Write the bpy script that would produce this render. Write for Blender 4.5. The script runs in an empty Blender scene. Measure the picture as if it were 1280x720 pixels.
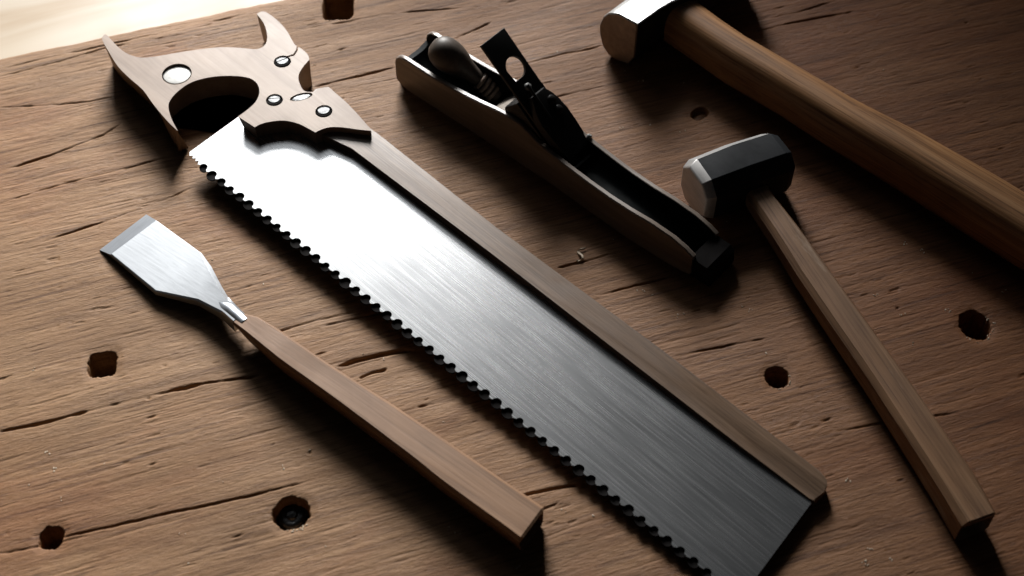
import bpy, bmesh, math, random
import numpy as np
from mathutils import Vector, Matrix, geometry

random.seed(5)
SC = bpy.context.scene
COL = SC.collection

# ------------------------------------------------------------------ camera
PITCH = math.radians(52.0); DIST = 0.78; LENS = 50.0
CAM = Vector((0, -DIST * math.cos(PITCH), DIST * math.sin(PITCH)))
FW = Vector((0, math.cos(PITCH), -math.sin(PITCH))); RT = Vector((1, 0, 0)); UP = RT.cross(FW)
FPX = LENS / 36.0 * 1280.0
cd = bpy.data.cameras.new('camera'); cam = bpy.data.objects.new('camera', cd); COL.objects.link(cam)
cam.location = CAM; cam.rotation_euler = (math.pi / 2 - PITCH, 0, 0)
cd.lens = LENS; cd.sensor_width = 36; cd.clip_start = 0.01; cd.clip_end = 100
cd.dof.use_dof = True; cd.dof.focus_distance = 0.79; cd.dof.aperture_fstop = 9.0
SC.camera = cam


def ray(x, y):
    return FW + RT * ((x - 640) / FPX) - UP * ((y - 360) / FPX)


def P(x, y, z=0.0):
    """photo measurement -> world point at height z above the bench"""
    d = ray(x, y)
    return CAM + d * ((z - CAM.z) / d.z)


def PL(x, y, p, n):
    d = ray(x, y)
    return CAM + d * ((p - CAM).dot(n) / d.dot(n))


# ------------------------------------------------------------------ materials
def new_mat(name):
    m = bpy.data.materials.new(name); m.use_nodes = True
    nt = m.node_tree; nt.nodes.clear()
    out = nt.nodes.new('ShaderNodeOutputMaterial'); b = nt.nodes.new('ShaderNodeBsdfPrincipled')
    nt.links.new(b.outputs[0], out.inputs[0])
    return m, nt, b


def N(nt, typ, **kw):
    n = nt.nodes.new(typ)
    for k, v in kw.items():
        if k in n.inputs.keys(): n.inputs[k].default_value = v
        else: setattr(n, k, v)
    return n


def noise(nt, co, scale, detail=4, rough=0.55, dist=0.0, vec=(1, 1, 1), rot=(0, 0, 0)):
    mp = N(nt, 'ShaderNodeMapping'); mp.inputs['Scale'].default_value = vec; mp.inputs['Rotation'].default_value = rot
    nt.links.new(co, mp.inputs['Vector'])
    n = N(nt, 'ShaderNodeTexNoise'); n.inputs['Scale'].default_value = scale; n.inputs['Detail'].default_value = detail
    n.inputs['Roughness'].default_value = rough; n.inputs['Distortion'].default_value = dist
    nt.links.new(mp.outputs[0], n.inputs['Vector'])
    return n.outputs['Fac']


def ramp(nt, fac, stops):
    r = N(nt, 'ShaderNodeValToRGB'); e = r.color_ramp.elements
    while len(e) < len(stops): e.new(0.5)
    for i, (p, c) in enumerate(stops):
        e[i].position = p; e[i].color = (*c, 1) if len(c) == 3 else c
    nt.links.new(fac, r.inputs[0])
    return r.outputs[0]


def mul(nt, a, b, fac=1.0, mode='MULTIPLY'):
    m = N(nt, 'ShaderNodeMix', data_type='RGBA', blend_type=mode)
    m.inputs[0].default_value = fac
    nt.links.new(a, m.inputs[6]); nt.links.new(b, m.inputs[7])
    return m.outputs[2]


def mixf(nt, fac, a, b):
    m = N(nt, 'ShaderNodeMix', data_type='RGBA')
    nt.links.new(fac, m.inputs[0]); nt.links.new(a, m.inputs[6]); nt.links.new(b, m.inputs[7])
    return m.outputs[2]


def bump(nt, b, h, strength, dist):
    n = N(nt, 'ShaderNodeBump'); n.inputs['Strength'].default_value = strength; n.inputs['Distance'].default_value = dist
    nt.links.new(h, n.inputs['Height'])
    nt.links.new(n.outputs[0], b.inputs['Normal'])
    return n


def wood(name, dark, mid, light, rough=0.5, spec=0.4, cross=260.0, stretch=0.035, pores=0.35, bmp=0.25, tint=0.5, wear=None):
    m, nt, b = new_mat(name)
    co = N(nt, 'ShaderNodeTexCoord').outputs['Object']
    g1 = noise(nt, co, cross, 5, 0.6, 0.6, (stretch, 1, 1))
    g2 = noise(nt, co, cross * 0.22, 3, 0.5, 1.2, (stretch * 1.5, 1, 1))
    g3 = noise(nt, co, cross * 3.2, 4, 0.7, 0, (stretch * 0.8, 1, 1))
    blot = noise(nt, co, 28, 4, 0.6, 0.4, (0.6, 1, 1))
    base = ramp(nt, g1, [(0.28, dark), (0.5, mid), (0.74, light)])
    big = ramp(nt, g2, [(0.3, tuple(c * (1 - 0.45 * tint) for c in (1, 1, 1))), (0.65, (1, 1, 1))])
    base = mul(nt, base, big)
    por = ramp(nt, g3, [(0.34, (1 - pores, 1 - pores * 1.05, 1 - pores * 1.1)), (0.5, (1, 1, 1))])
    base = mul(nt, base, por)
    bl = ramp(nt, blot, [(0.3, (0.72, 0.7, 0.68)), (0.62, (1, 1, 1))])
    base = mul(nt, base, bl)
    if wear:
        wn = noise(nt, co, 60, 6, 0.65, 0.3, (0.25, 1, 1))
        wf = ramp(nt, wn, [(0.58, (0, 0, 0)), (0.68, (0.7, 0.7, 0.7))])
        c = N(nt, 'ShaderNodeRGB'); c.outputs[0].default_value = (*wear, 1)
        base = mixf(nt, wf, base, c.outputs[0])
    nt.links.new(base, b.inputs['Base Color'])
    rr = ramp(nt, blot, [(0.3, (rough + .1,) * 3), (0.7, (rough - .1,) * 3)])
    nt.links.new(rr, b.inputs['Roughness'])
    b.inputs['Specular IOR Level'].default_value = spec
    h = mul(nt, g3, g1, 0.5, 'MIX')
    bump(nt, b, h, bmp, 0.0012)
    return m


def steel(name, col=(0.62, 0.63, 0.65), rough=0.28, brush=(0.02, 1, 1), bscale=900, bstr=0.08, stain=0.2, metallic=1.0, rvar=0.08, gl=0.82):
    m, nt, b = new_mat(name)
    co = N(nt, 'ShaderNodeTexCoord').outputs['Object']
    g = noise(nt, co, bscale, 5, 0.6, 0, brush)
    s = noise(nt, co, 30, 5, 0.6, 0.3)
    c = ramp(nt, s, [(0.3, tuple(x * (1 - stain) for x in col)), (0.65, col)])
    gg = ramp(nt, g, [(0.3, (gl,) * 3), (0.6, (1, 1, 1))])
    nt.links.new(mul(nt, c, gg), b.inputs['Base Color'])
    b.inputs['Metallic'].default_value = metallic
    r = ramp(nt, g, [(0.3, (rough + rvar,) * 3), (0.7, (max(0.03, rough - rvar),) * 3)])
    nt.links.new(r, b.inputs['Roughness'])
    bump(nt, b, g, bstr, 0.0006)
    return m


def painted(name, col, rough=0.35, bmp=0.1, chip=None, spec=0.25):
    m, nt, b = new_mat(name); b.inputs['Specular IOR Level'].default_value = spec
    co = N(nt, 'ShaderNodeTexCoord').outputs['Object']
    n1 = noise(nt, co, 55, 5, 0.6, 0.3); n2 = noise(nt, co, 700, 4, 0.6)
    c = ramp(nt, n1, [(0.3, tuple(x * 0.7 for x in col)), (0.7, tuple(x * 1.25 for x in col))])
    if chip:
        f = ramp(nt, noise(nt, co, 240, 6, 0.7, 0.5), [(0.68, (0, 0, 0)), (0.72, (1, 1, 1))])
        cc = N(nt, 'ShaderNodeRGB'); cc.outputs[0].default_value = (*chip, 1)
        c = mixf(nt, f, c, cc.outputs[0])
    nt.links.new(c, b.inputs['Base Color'])
    r = ramp(nt, n1, [(0.3, (rough + .12,) * 3), (0.7, (rough - .08,) * 3)])
    nt.links.new(r, b.inputs['Roughness'])
    bump(nt, b, n2, bmp, 0.0006)
    return m


def bench_material():
    m, nt, b = new_mat('weathered_bench_wood')
    co = N(nt, 'ShaderNodeTexCoord').outputs['Object']
    g1 = noise(nt, co, 130, 6, 0.62, 0.8, (0.05, 1, 1))
    g2 = noise(nt, co, 24, 5, 0.6, 1.5, (0.16, 1, 1))
    g3 = noise(nt, co, 620, 6, 0.75, 0.2, (0.07, 1, 1))
    g4 = noise(nt, co, 1100, 5, 0.75, 0.3, (0.22, 1, 1))
    big = noise(nt, co, 9, 5, 0.6, 0.8, (0.5, 1, 1))
    base = ramp(nt, g1, [(0.25, (0.188, 0.108, 0.056)), (0.5, (0.268, 0.161, 0.086)), (0.75, (0.335, 0.210, 0.117))])
    base = mul(nt, base, ramp(nt, g2, [(0.28, (0.74, 0.71, 0.69)), (0.6, (1, 1, 1))]))
    base = mul(nt, base, ramp(nt, g3, [(0.33, (0.68, 0.65, 0.62)), (0.5, (1, 1, 1))]))
    warm = ramp(nt, big, [(0.3, (0.86, 0.66, 0.54)), (0.46, (1, 0.92, 0.84)), (0.72, (1.0, 0.99, 0.98))])
    base = mul(nt, base, warm)
    # redder, darker wood towards the sledge side of the bench
    red = N(nt, 'ShaderNodeMapRange'); sx = N(nt, 'ShaderNodeSeparateXYZ'); nt.links.new(co, sx.inputs[0])
    wob = N(nt, 'ShaderNodeMath', operation='MULTIPLY_ADD'); nt.links.new(big, wob.inputs[0]); wob.inputs[1].default_value = 0.25; nt.links.new(sx.outputs[0], wob.inputs[2])
    nt.links.new(wob.outputs[0], red.inputs['Value']); red.inputs['From Min'].default_value = 0.06; red.inputs['From Max'].default_value = 0.34
    rc = N(nt, 'ShaderNodeRGB'); rc.outputs[0].default_value = (0.80, 0.60, 0.48, 1); one = N(nt, 'ShaderNodeRGB'); one.outputs[0].default_value = (1, 1, 1, 1)
    base = mul(nt, base, mixf(nt, red.outputs[0], one.outputs[0], rc.outputs[0]))
    # thin dark pores and hairline checks following the grain
    for sc_, st_, lo_, hi_, dk in ((420, 0.03, 0.34, 0.42, 0.6), (260, 0.03, 0.36, 0.42, 0.7), (900, 0.08, 0.33, 0.42, 0.6)):
        ln = noise(nt, co, sc_, 4, 0.6, 0.5, (st_, 1, 1), (0, 0, math.radians(-3)))
        base = mul(nt, base, ramp(nt, ln, [(lo_, (dk, dk * .93, dk * .88)), (hi_, (1, 1, 1))]))
    nt.links.new(base, b.inputs['Base Color'])
    r = ramp(nt, g2, [(0.3, (0.62,) * 3), (0.7, (0.42,) * 3)])
    nt.links.new(r, b.inputs['Roughness'])
    b.inputs['Specular IOR Level'].default_value = 0.2
    base_h = mul(nt, g3, g4, 0.5, 'MIX')
    bump(nt, b, base_h, 0.75, 0.0011)
    return m


M = {}
M['bench'] = bench_material()
M['saw_handle'] = wood('pale_beech', (0.25, 0.175, 0.128), (0.305, 0.222, 0.166), (0.34, 0.255, 0.195), 0.42, 0.4, 160, 0.06, 0.12, 0.08, 0.15)
M['spine'] = wood('grey_brown_spine', (0.115, 0.070, 0.043), (0.17, 0.109, 0.070), (0.225, 0.15, 0.1), 0.42, 0.5, 420, 0.02, 0.3, 0.15, 0.4)
M['chisel_wood'] = wood('chisel_ash', (0.20, 0.112, 0.062), (0.275, 0.16, 0.093), (0.33, 0.2, 0.122), 0.5, 0.35, 240, 0.025, 0.22, 0.15, 0.3)
M['sledge_wood'] = wood('sledge_hickory', (0.26, 0.12, 0.048), (0.45, 0.228, 0.098), (0.56, 0.31, 0.145), 0.48, 0.35, 300, 0.02, 0.55, 0.3, 0.6)
M['club_wood'] = wood('club_hickory', (0.15, 0.078, 0.040), (0.25, 0.138, 0.073), (0.335, 0.2, 0.112), 0.55, 0.35, 280, 0.02, 0.45, 0.3, 0.5, wear=(0.40, 0.31, 0.23))
M['plane_side'] = wood('plane_cheek', (0.14, 0.108, 0.086), (0.205, 0.163, 0.134), (0.27, 0.222, 0.188), 0.38, 0.5, 130, 0.05, 0.2, 0.1, 0.5)
M['knob'] = wood('dark_turned_wood', (0.06, 0.047, 0.038), (0.095, 0.074, 0.06), (0.13, 0.104, 0.086), 0.45, 0.35, 200, 0.1, 0.2, 0.05, 0.4)
M['collar'] = wood('turned_collar', (0.3, 0.22, 0.17), (0.4, 0.3, 0.24), (0.46, 0.36, 0.3), 0.35, 0.5, 200, 0.2, 0.2, 0.05, 0.3)
M['blade'] = steel('brushed_saw_steel', (0.56, 0.575, 0.59), 0.265, (0.02, 1, 1), 1000, 0.02, 0.10, 1.0, 0.03, gl=0.95)
M['shade_black'] = painted('teeth_and_shade_black', (0.008, 0.007, 0.007), 0.8, 0.2, spec=0.05)  # black of saw points, also painted shade in gullets, screw gaps, plane's end
M['chisel_steel'] = steel('chisel_steel', (0.50, 0.525, 0.555), 0.45, (0.05, 1, 1), 600, 0.06, 0.12, 1.0, 0.05)
M['bevel_steel'] = steel('ground_bevel_steel', (0.36, 0.385, 0.42), 0.45, (1, 0.06, 1), 900, 0.1, 0.2, 1.0, 0.05)
M['head_steel'] = steel('bare_hammer_steel', (0.70, 0.70, 0.69), 0.36, (0.3, 1, 1), 260, 0.04, 0.2, 0.75, 0.06)
M['worn_and_lit_steel'] = steel('scuffed_and_lit_steel', (0.5, 0.49, 0.48), 0.45, (0.3, 1, 1), 260, 0.06, 0.25, 0.6, 0.06)
M['screw_steel'] = steel('screw_steel', (0.20, 0.205, 0.21), 0.5, (1, 1, 1), 500, 0.2, 0.5, 0.8, 0.08)
M['medal'] = steel('medallion_nickel', (0.34, 0.34, 0.33), 0.55, (1, 1, 1), 300, 0.1, 0.2, 0.7, 0.05)
M['black_iron'] = painted('black_japanned_iron', (0.010, 0.0095, 0.0095), 0.42, 0.12)
M['black_paint'] = painted('black_hammer_paint', (0.018, 0.020, 0.023), 0.62, 0.08, spec=0.14)
M['shaded_iron'] = painted('shaded_hammer_iron', (0.014, 0.012, 0.011), 0.6, 0.4)
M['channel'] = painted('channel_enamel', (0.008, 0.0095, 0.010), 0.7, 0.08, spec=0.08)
M['pale_wood'] = wood('pale_wedge', (0.24, 0.2, 0.17), (0.3, 0.26, 0.22), (0.34, 0.3, 0.26), 0.5, 0.4, 240, 0.05, 0.2, 0.1, 0.2)
M['shaving'] = wood('shaving_wood', (0.5, 0.4, 0.29), (0.6, 0.49, 0.37), (0.66, 0.55, 0.43), 0.6, 0.3, 400, 0.1, 0.2, 0.1, 0.2)
M['black_dip'] = painted('black_handle_dip', (0.010, 0.009, 0.008), 0.6, 0.3)


# ------------------------------------------------------------------ objects
def tag(o, label=None, cat=None, group=None, kind=None):
    if label: o['label'] = label
    if cat: o['category'] = cat
    if group: o['group'] = group
    if kind: o['kind'] = kind
    return o


def thing(name, label, cat, loc, ang=0.0, group=None):
    o = bpy.data.objects.new(name, None); COL.objects.link(o)
    o.empty_display_size = 0.02
    o.location = loc; o.rotation_euler = (0, 0, ang)
    tag(o, label, cat, group)
    o_mat[o.name] = Matrix.Translation(Vector(loc)) @ Matrix.Rotation(ang, 4, 'Z')
    return o


o_mat = {}


def obj(name, bm, mats, parent=None, smooth=None, local=False):
    """bm is in world coordinates (or in the parent's frame when local)"""
    if parent is not None:
        root = parent
        while root.parent: root = root.parent
        if not local: bm.transform(o_mat[root.name].inverted())
    bmesh.ops.recalc_face_normals(bm, faces=bm.faces)
    if smooth is not None:
        for f in bm.faces: f.smooth = True
        for e in bm.edges:
            if len(e.link_faces) == 2:
                e.smooth = e.calc_face_angle(0.0) < math.radians(smooth)
    me = bpy.data.meshes.new(name); bm.to_mesh(me); bm.free()
    o = bpy.data.objects.new(name, me); COL.objects.link(o)
    for m in (mats if isinstance(mats, (list, tuple)) else [mats]): me.materials.append(M[m])
    if parent is not None: o.parent = parent
    return o


def cut(o, cutters):
    """boolean difference with throw-away meshes given in the object's own frame"""
    for bm in cutters:
        bmesh.ops.recalc_face_normals(bm, faces=bm.faces)
        me = bpy.data.meshes.new('cutter'); bm.to_mesh(me); bm.free()
        c = bpy.data.objects.new('cutter', me); COL.objects.link(c)
        c.parent = o.parent
        md = o.modifiers.new('cut', 'BOOLEAN'); md.operation = 'DIFFERENCE'; md.object = c; md.solver = 'EXACT'
        bpy.context.view_layer.update()
        dg = bpy.context.evaluated_depsgraph_get()
        nm = bpy.data.meshes.new_from_object(o.evaluated_get(dg), depsgraph=dg)
        o.modifiers.clear(); old = o.data; o.data = nm; nm.name = o.name
        bpy.data.meshes.remove(old); bpy.data.objects.remove(c); bpy.data.meshes.remove(me)
    return o


def prism(top, bot, bev=0.0, seg=2, bev_bot=True):
    bm = bmesh.new()
    a = [bm.verts.new(p) for p in top]; b = [bm.verts.new(p) for p in bot]
    n = len(a)
    bm.faces.new(a); bm.faces.new(b[::-1])
    for i in range(n): bm.faces.new((a[i], b[i], b[(i + 1) % n], a[(i + 1) % n]))
    if bev:
        ed = []
        for ring in ((a, b) if bev_bot else (a,)):
            for i in range(n):
                e = bm.edges.get((ring[i], ring[(i + 1) % n]))
                if e: ed.append(e)
        bmesh.ops.bevel(bm, geom=ed, offset=bev, segments=seg, profile=0.6, affect='EDGES', clamp_overlap=True)
    return bm


def loft(rings, cap=True):
    bm = bmesh.new()
    R = [[bm.verts.new(p) for p in r] for r in rings]
    n = len(R[0])
    for i in range(len(R) - 1):
        for j in range(n):
            bm.faces.new((R[i][j], R[i][(j + 1) % n], R[i + 1][(j + 1) % n], R[i + 1][j]))
    if cap:
        bm.faces.new(R[0][::-1]); bm.faces.new(R[-1])
    return bm


def lathe(profile, origin, axis, n=28):
    """profile: (distance along axis, radius)"""
    axis = Vector(axis).normalized(); q = axis.to_track_quat('Z', 'Y').to_matrix()
    o = Vector(origin); rings = []
    for h, r in profile:
        rings.append([o + q @ Vector((r * math.cos(2 * math.pi * k / n), r * math.sin(2 * math.pi * k / n), h)) for k in range(n)])
    return loft(rings)


def boxbm(cx, cy, cz, sx, sy, sz, rotz=0.0):
    bm = bmesh.new(); bmesh.ops.create_cube(bm, size=1)
    bm.transform(Matrix.Translation((cx, cy, cz)) @ Matrix.Rotation(rotz, 4, 'Z') @ Matrix.Diagonal((sx, sy, sz, 1)))
    return bm


def smooth_closed(pts, corners, step=3):
    """Catmull-Rom through pts, keeping the listed indices as hard corners"""
    n = len(pts); out = []
    for i in range(n):
        p1 = Vector(pts[i]); p2 = Vector(pts[(i + 1) % n])
        p0 = Vector(pts[i - 1]) if i not in corners else p1 * 2 - p2
        p3 = Vector(pts[(i + 2) % n]) if (i + 1) % n not in corners else p2 * 2 - p1
        for k in range(step):
            t = k / step
            out.append(0.5 * ((2 * p1) + (p2 - p0) * t + (2 * p0 - 5 * p1 + 4 * p2 - p3) * t * t + (3 * p1 - p0 - 3 * p2 + p3) * t ** 3))
    return out


def interp(tab, x):
    xs = [t[0] for t in tab]; ys = [t[1] for t in tab]
    return float(np.interp(x, xs, ys))


# ------------------------------------------------------------------ bench top (a relief grid with real dog holes)
rng = np.random.default_rng(11)


def vnoise(x, y, seed):
    r = np.random.default_rng(seed); T = r.random((512, 512)).astype(np.float32)
    xi = np.floor(x).astype(np.int64); yi = np.floor(y).astype(np.int64)
    fx = (x - xi).astype(np.float32); fy = (y - yi).astype(np.float32)
    fx = fx * fx * (3 - 2 * fx); fy = fy * fy * (3 - 2 * fy)
    xi &= 511; yi &= 511; xj = (xi + 1) & 511; yj = (yi + 1) & 511
    return (T[yi, xi] * (1 - fx) + T[yi, xj] * fx) * (1 - fy) + (T[yj, xi] * (1 - fx) + T[yj, xj] * fx) * fy


def fbm(x, y, seed, octv=4, gain=0.5):
    s = 0; a = 1; t = 0
    for k in range(octv):
        s = s + a * vnoise(x * 2 ** k, y * 2 ** k, seed + k); t += a; a *= gain
    return s / t


def build_bench():
    e0 = P(0, 70); e1 = P(335, 0)
    ang = math.atan2(e1.y - e0.y, e1.x - e0.x)
    R = Matrix.Rotation(ang, 3, 'Z'); Ri = R.inverted()
    o0 = Vector((0, 0, 0))
    vedge = (Ri @ e0).y

    def uv(x, y):
        p = Ri @ P(x, y); return p.x, p.y
    cs = [uv(*c) for c in ((0, 0), (1280, 0), (0, 720), (1280, 720))]
    u0 = min(c[0] for c in cs) - 0.02; u1 = max(c[0] for c in cs) + 0.02
    v0 = min(c[1] for c in cs) - 0.02
    st = 0.00056
    U = np.concatenate([u0 - np.geomspace(0.35, 0.002, 22), np.arange(u0, u1, st), u1 + np.geomspace(0.002, 0.5, 24)])
    V = np.concatenate([v0 - np.geomspace(0.45, 0.002, 22), np.arange(v0, vedge, st)])
    V = V[V < vedge - st * 0.5]; V = np.append(V, vedge)
    X, Y = np.meshgrid(U, V)
    # grain wanders slowly
    wx = X + 0.004 * (fbm(X * 9, Y * 14, 3) - .5)
    wy = Y + 0.020 * (fbm(X * 5 + 7, Y * 7 + 3, 4, 3) - .5) + 0.02 * X * 0.12
    H = 0.0009 * (fbm(X * 14, Y * 22, 20, 3) - .5)
    g = fbm(wx * 26, wy * 420, 30, 4, 0.6)
    H += 0.00020 * (g - .5)
    g2 = fbm(wx * 70, wy * 900, 40, 3, 0.6)
    H += 0.00013 * (g2 - .5)
    # rough ripples, strongest where the board was torn
    rmask = np.clip((fbm(X * 11, Y * 13, 50, 3) - .46) * 6, 0, 1)
    rip = fbm(wx * 95 + wy * 110, wy * 560 - wx * 40, 60, 3, 0.6)
    H += rmask * 0.00034 * (rip - .5)
    # open fissures along the grain
    f = fbm(wx * 10 + 3, wy * 420, 70, 4, 0.55)
    H -= 0.0004 * np.clip((0.225 - f) * 14, 0, 1)
    f = fbm(wx * 55 + 9, wy * 520 + 5, 80, 3, 0.55)
    H -= 0.0006 * np.clip((0.205 - f) * 16, 0, 1)
    f = fbm(wx * 20 + 2, wy * 760 + 8, 86, 3, 0.5)
    H -= 0.0003 * np.clip((0.29 - f) * 12, 0, 1)
    f = fbm(X * 300, Y * 620, 95, 2, 0.5)
    H += 0.00016 * (f - .5)
    H *= 0.78
    # pits and bruises
    for k in range(60):
        a = rng.uniform(u0, u1); b = rng.uniform(v0, vedge); L = rng.uniform(.001, .004); W = rng.uniform(.0005, .0010); d = rng.uniform(.0003, .0011)
        i0, i1 = np.searchsorted(U, (a - L * 3, a + L * 3)); j0, j1 = np.searchsorted(V, (b - W * 4, b + W * 4))
        if i1 <= i0 or j1 <= j0: continue
        xs = X[j0:j1, i0:i1]; ys = Y[j0:j1, i0:i1]
        q = ((xs - a) / L) ** 2 + ((ys - b - 0.08 * (xs - a)) / W) ** 2
        H[j0:j1, i0:i1] -= d * np.exp(-q * 1.4)
        H[j0:j1, i0:i1] += 0.25 * d * np.exp(-((xs - a) / L) ** 2 - ((ys - b + 1.7 * W) / W) ** 2)

    def crack(pts, w, d, seed, jag=0.00035):
        q = [uv(*p) for p in pts]
        xs = np.array([a[0] for a in q]); ys = np.array([a[1] for a in q])
        i0, i1 = np.searchsorted(U, (xs.min(), xs.max()))
        j0, j1 = np.searchsorted(V, (ys.min() - .006, ys.max() + .006))
        if i1 <= i0: return
        xx = X[j0:j1, i0:i1]; yy = Y[j0:j1, i0:i1]
        c = np.interp(xx, xs, ys) + jag * (fbm(xx * 170, xx * 0 + seed, seed, 4) - .5) * 2
        amp = np.clip(fbm(xx * 55, xx * 0 + seed * 3.1, seed + 9, 3) * 2.6 - .65, 0.12, 1)
        t = (xx - xs.min()) / (xs.max() - xs.min()); amp = amp * np.clip(np.minimum(t, 1 - t) * 9, 0, 1)
        ww = w * 0.62 * (0.5 + 0.7 * amp)
        H[j0:j1, i0:i1] -= 0.75 * d * amp * np.exp(-((yy - c) / ww) ** 2)
    CR = [
        ([(-6, 541), (60, 527), (165, 500), (250, 480), (330, 469)], .0011, .0042),
        ([(60, 676), (200, 644), (311, 620), (402, 598)], .0007, .0020),
        ([(-6, 256), (70, 232), (150, 212), (207, 197)], .0007, .0022),
        ([(50, 303), (130, 277), (190, 256), (242, 234)], .0007, .0022),
        ([(-6, 216), (60, 195), (130, 168), (155, 152)], .0010, .0022),
        ([(-6, 135), (60, 132), (110, 127), (160, 118)], .0007, .0014),
        ([(-6, 97), (70, 78), (130, 60), (230, 42)], .0007, .0016),
        ([(-6, 88), (50, 74), (150, 52), (330, 12)], .0007, .0014),
        ([(388, 110), (440, 97), (492, 84)], .0009, .0028),
        ([(380, 36), (447, 24), (480, 19), (518, 14), (580, 10)], .0007, .0020),
        ([(566, 49), (585, 41), (614, 28)], .0008, .0022),
        ([(420, 458), (452, 449), (493, 440), (520, 437)], .0013, .0045),
        ([(448, 473), (466, 466), (484, 461)], .0010, .0030),
        ([(520, 510), (560, 500), (592, 492)], .0007, .0018),
        ([(696, 335), (730, 327), (766, 317)], .0008, .0026),
        ([(745, 370), (790, 358), (840, 346)], .0007, .0022),
        ([(840, 446), (900, 434), (960, 422)], .0007, .0016),
        ([(650, 620), (690, 612), (726, 605)], .0008, .0026),
        ([(640, 650), (668, 641), (700, 628)], .0007, .0020),
        ([(-6, 694), (80, 676), (160, 660)], .0006, .0012),
        ([(900, 52), (990, 28), (1080, 12)], .0008, .0018),
        ([(930, 30), (1000, 14), (1060, -4)], .0007, .0016),
        ([(660, 130), (720, 115), (790, 100)], .0007, .0012),
        ([(640, 84), (700, 68), (760, 56)], .0007, .0014),
        ([(1040, 540), (1120, 526), (1200, 516)], .0006, .0012),
        ([(330, 420), (390, 402), (450, 388)], .0007, .0014),
        ([(400, 408), (470, 392), (510, 384)], .0006, .0012),
    ]
    for k, (pts, w, d) in enumerate(CR): crack(pts, w, d, 100 + 7 * k)

    def hole(px, py, rx, ry, depth, rough, power, seed, rot=0.0):
        """rx/ry in photo pixels at the hole"""
        cu, cv = uv(px, py)
        ex = P(px + rx, py) - P(px, py); a = ex.length
        ey = P(px, py + ry) - P(px, py); b = ey.length
        i0, i1 = np.searchsorted(U, (cu - .03, cu + .03)); j0, j1 = np.searchsorted(V, (cv - .03, cv + .03))
        xx = X[j0:j1, i0:i1] - cu; yy = Y[j0:j1, i0:i1] - cv
        c, s = math.cos(rot - ang), math.sin(rot - ang)
        rx_ = (xx * c + yy * s) / a; ry_ = (-xx * s + yy * c) / b
        r = (np.abs(rx_) ** power + np.abs(ry_) ** power) ** (1 / power)
        th = np.arctan2(ry_, rx_)
        r = r + rough * (fbm(np.cos(th) * 2.2 + 5 + xx * 130, np.sin(th) * 2.2 + 5 + yy * 130, seed, 4, .6) - .5) * 2
        inside = np.clip((1.0 - r) * a / 0.0010, 0, 1)
        lip = np.exp(-((r - 1.03) * a / 0.0016) ** 2)
        H[j0:j1, i0:i1] -= depth * inside - 0.0003 * lip + 0.0008 * np.exp(-((r - 1.0) * a / 0.0022) ** 2)
    hole(128, 455, 17.5, 15.5, .035, .10, 4.5, 301, math.radians(8))
    hole(64, 672, 15, 14, .030, .12, 2.6, 302)
    hole(364.5, 640.5, 23, 20.5, .0135, .17, 2.2, 303)
    hole(971.5, 471, 15, 13, .030, .08, 2.2, 304)
    hole(1219, 406.5, 19.5, 18, .030, .16, 2.1, 305)
    hole(423, 4, 19, 20, .040, .07, 6.0, 306, math.radians(4))
    hole(875, 141.5, 9.5, 9, .0035, .12, 2.4, 307, math.radians(-45))
    # far edge worn round
    H -= 0.0018 * np.exp(-((vedge - Y) / 0.004)) + 0.002 * np.exp(-((vedge - Y) / 0.0016)) * fbm(X * 60, X * 0 + 4, 91)
    nx, ny = len(U), len(V)
    co = np.stack([X, Y, H], -1).reshape(-1, 3)
    idx = np.arange(nx * ny).reshape(ny, nx)
    quads = np.stack([idx[:-1, :-1], idx[:-1, 1:], idx[1:, 1:], idx[1:, :-1]], -1).reshape(-1, 4)
    # front face of the far edge, going down
    last = idx[-1]; base = nx * ny
    low = np.stack([U, np.full(nx, vedge + .0005), np.full(nx, -0.06)], -1)
    co = np.concatenate([co, low]); li = base + np.arange(nx)
    q2 = np.stack([last[:-1], last[1:], li[1:], li[:-1]], -1)
    quads = np.concatenate([quads, q2]).astype(np.int32)
    me = bpy.data.meshes.new('workbench')
    me.vertices.add(len(co)); me.vertices.foreach_set('co', co.astype(np.float32).ravel())
    me.loops.add(quads.size); me.loops.foreach_set('vertex_index', quads.ravel())
    me.polygons.add(len(quads)); me.polygons.foreach_set('loop_start', np.arange(len(quads), dtype=np.int32) * 4)
    me.polygons.foreach_set('use_smooth', np.ones(len(quads), dtype=bool))
    me.update(calc_edges=True); me.validate()
    me.materials.append(M['bench'])
    o = bpy.data.objects.new('workbench', me); COL.objects.link(o)
    o.rotation_euler = (0, 0, ang)
    tag(o, 'worn brown wooden workbench top with dog holes and cracks', None, None, 'structure')

    def height(pt):
        p = Ri @ Vector((pt.x, pt.y, 0)); i = np.searchsorted(U, p.x); j = np.searchsorted(V, p.y)
        return float(H[min(j, ny - 1), min(i, nx - 1)])
    return ang, vedge, height


BANG, VEDGE, bench_h = build_bench()


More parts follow.
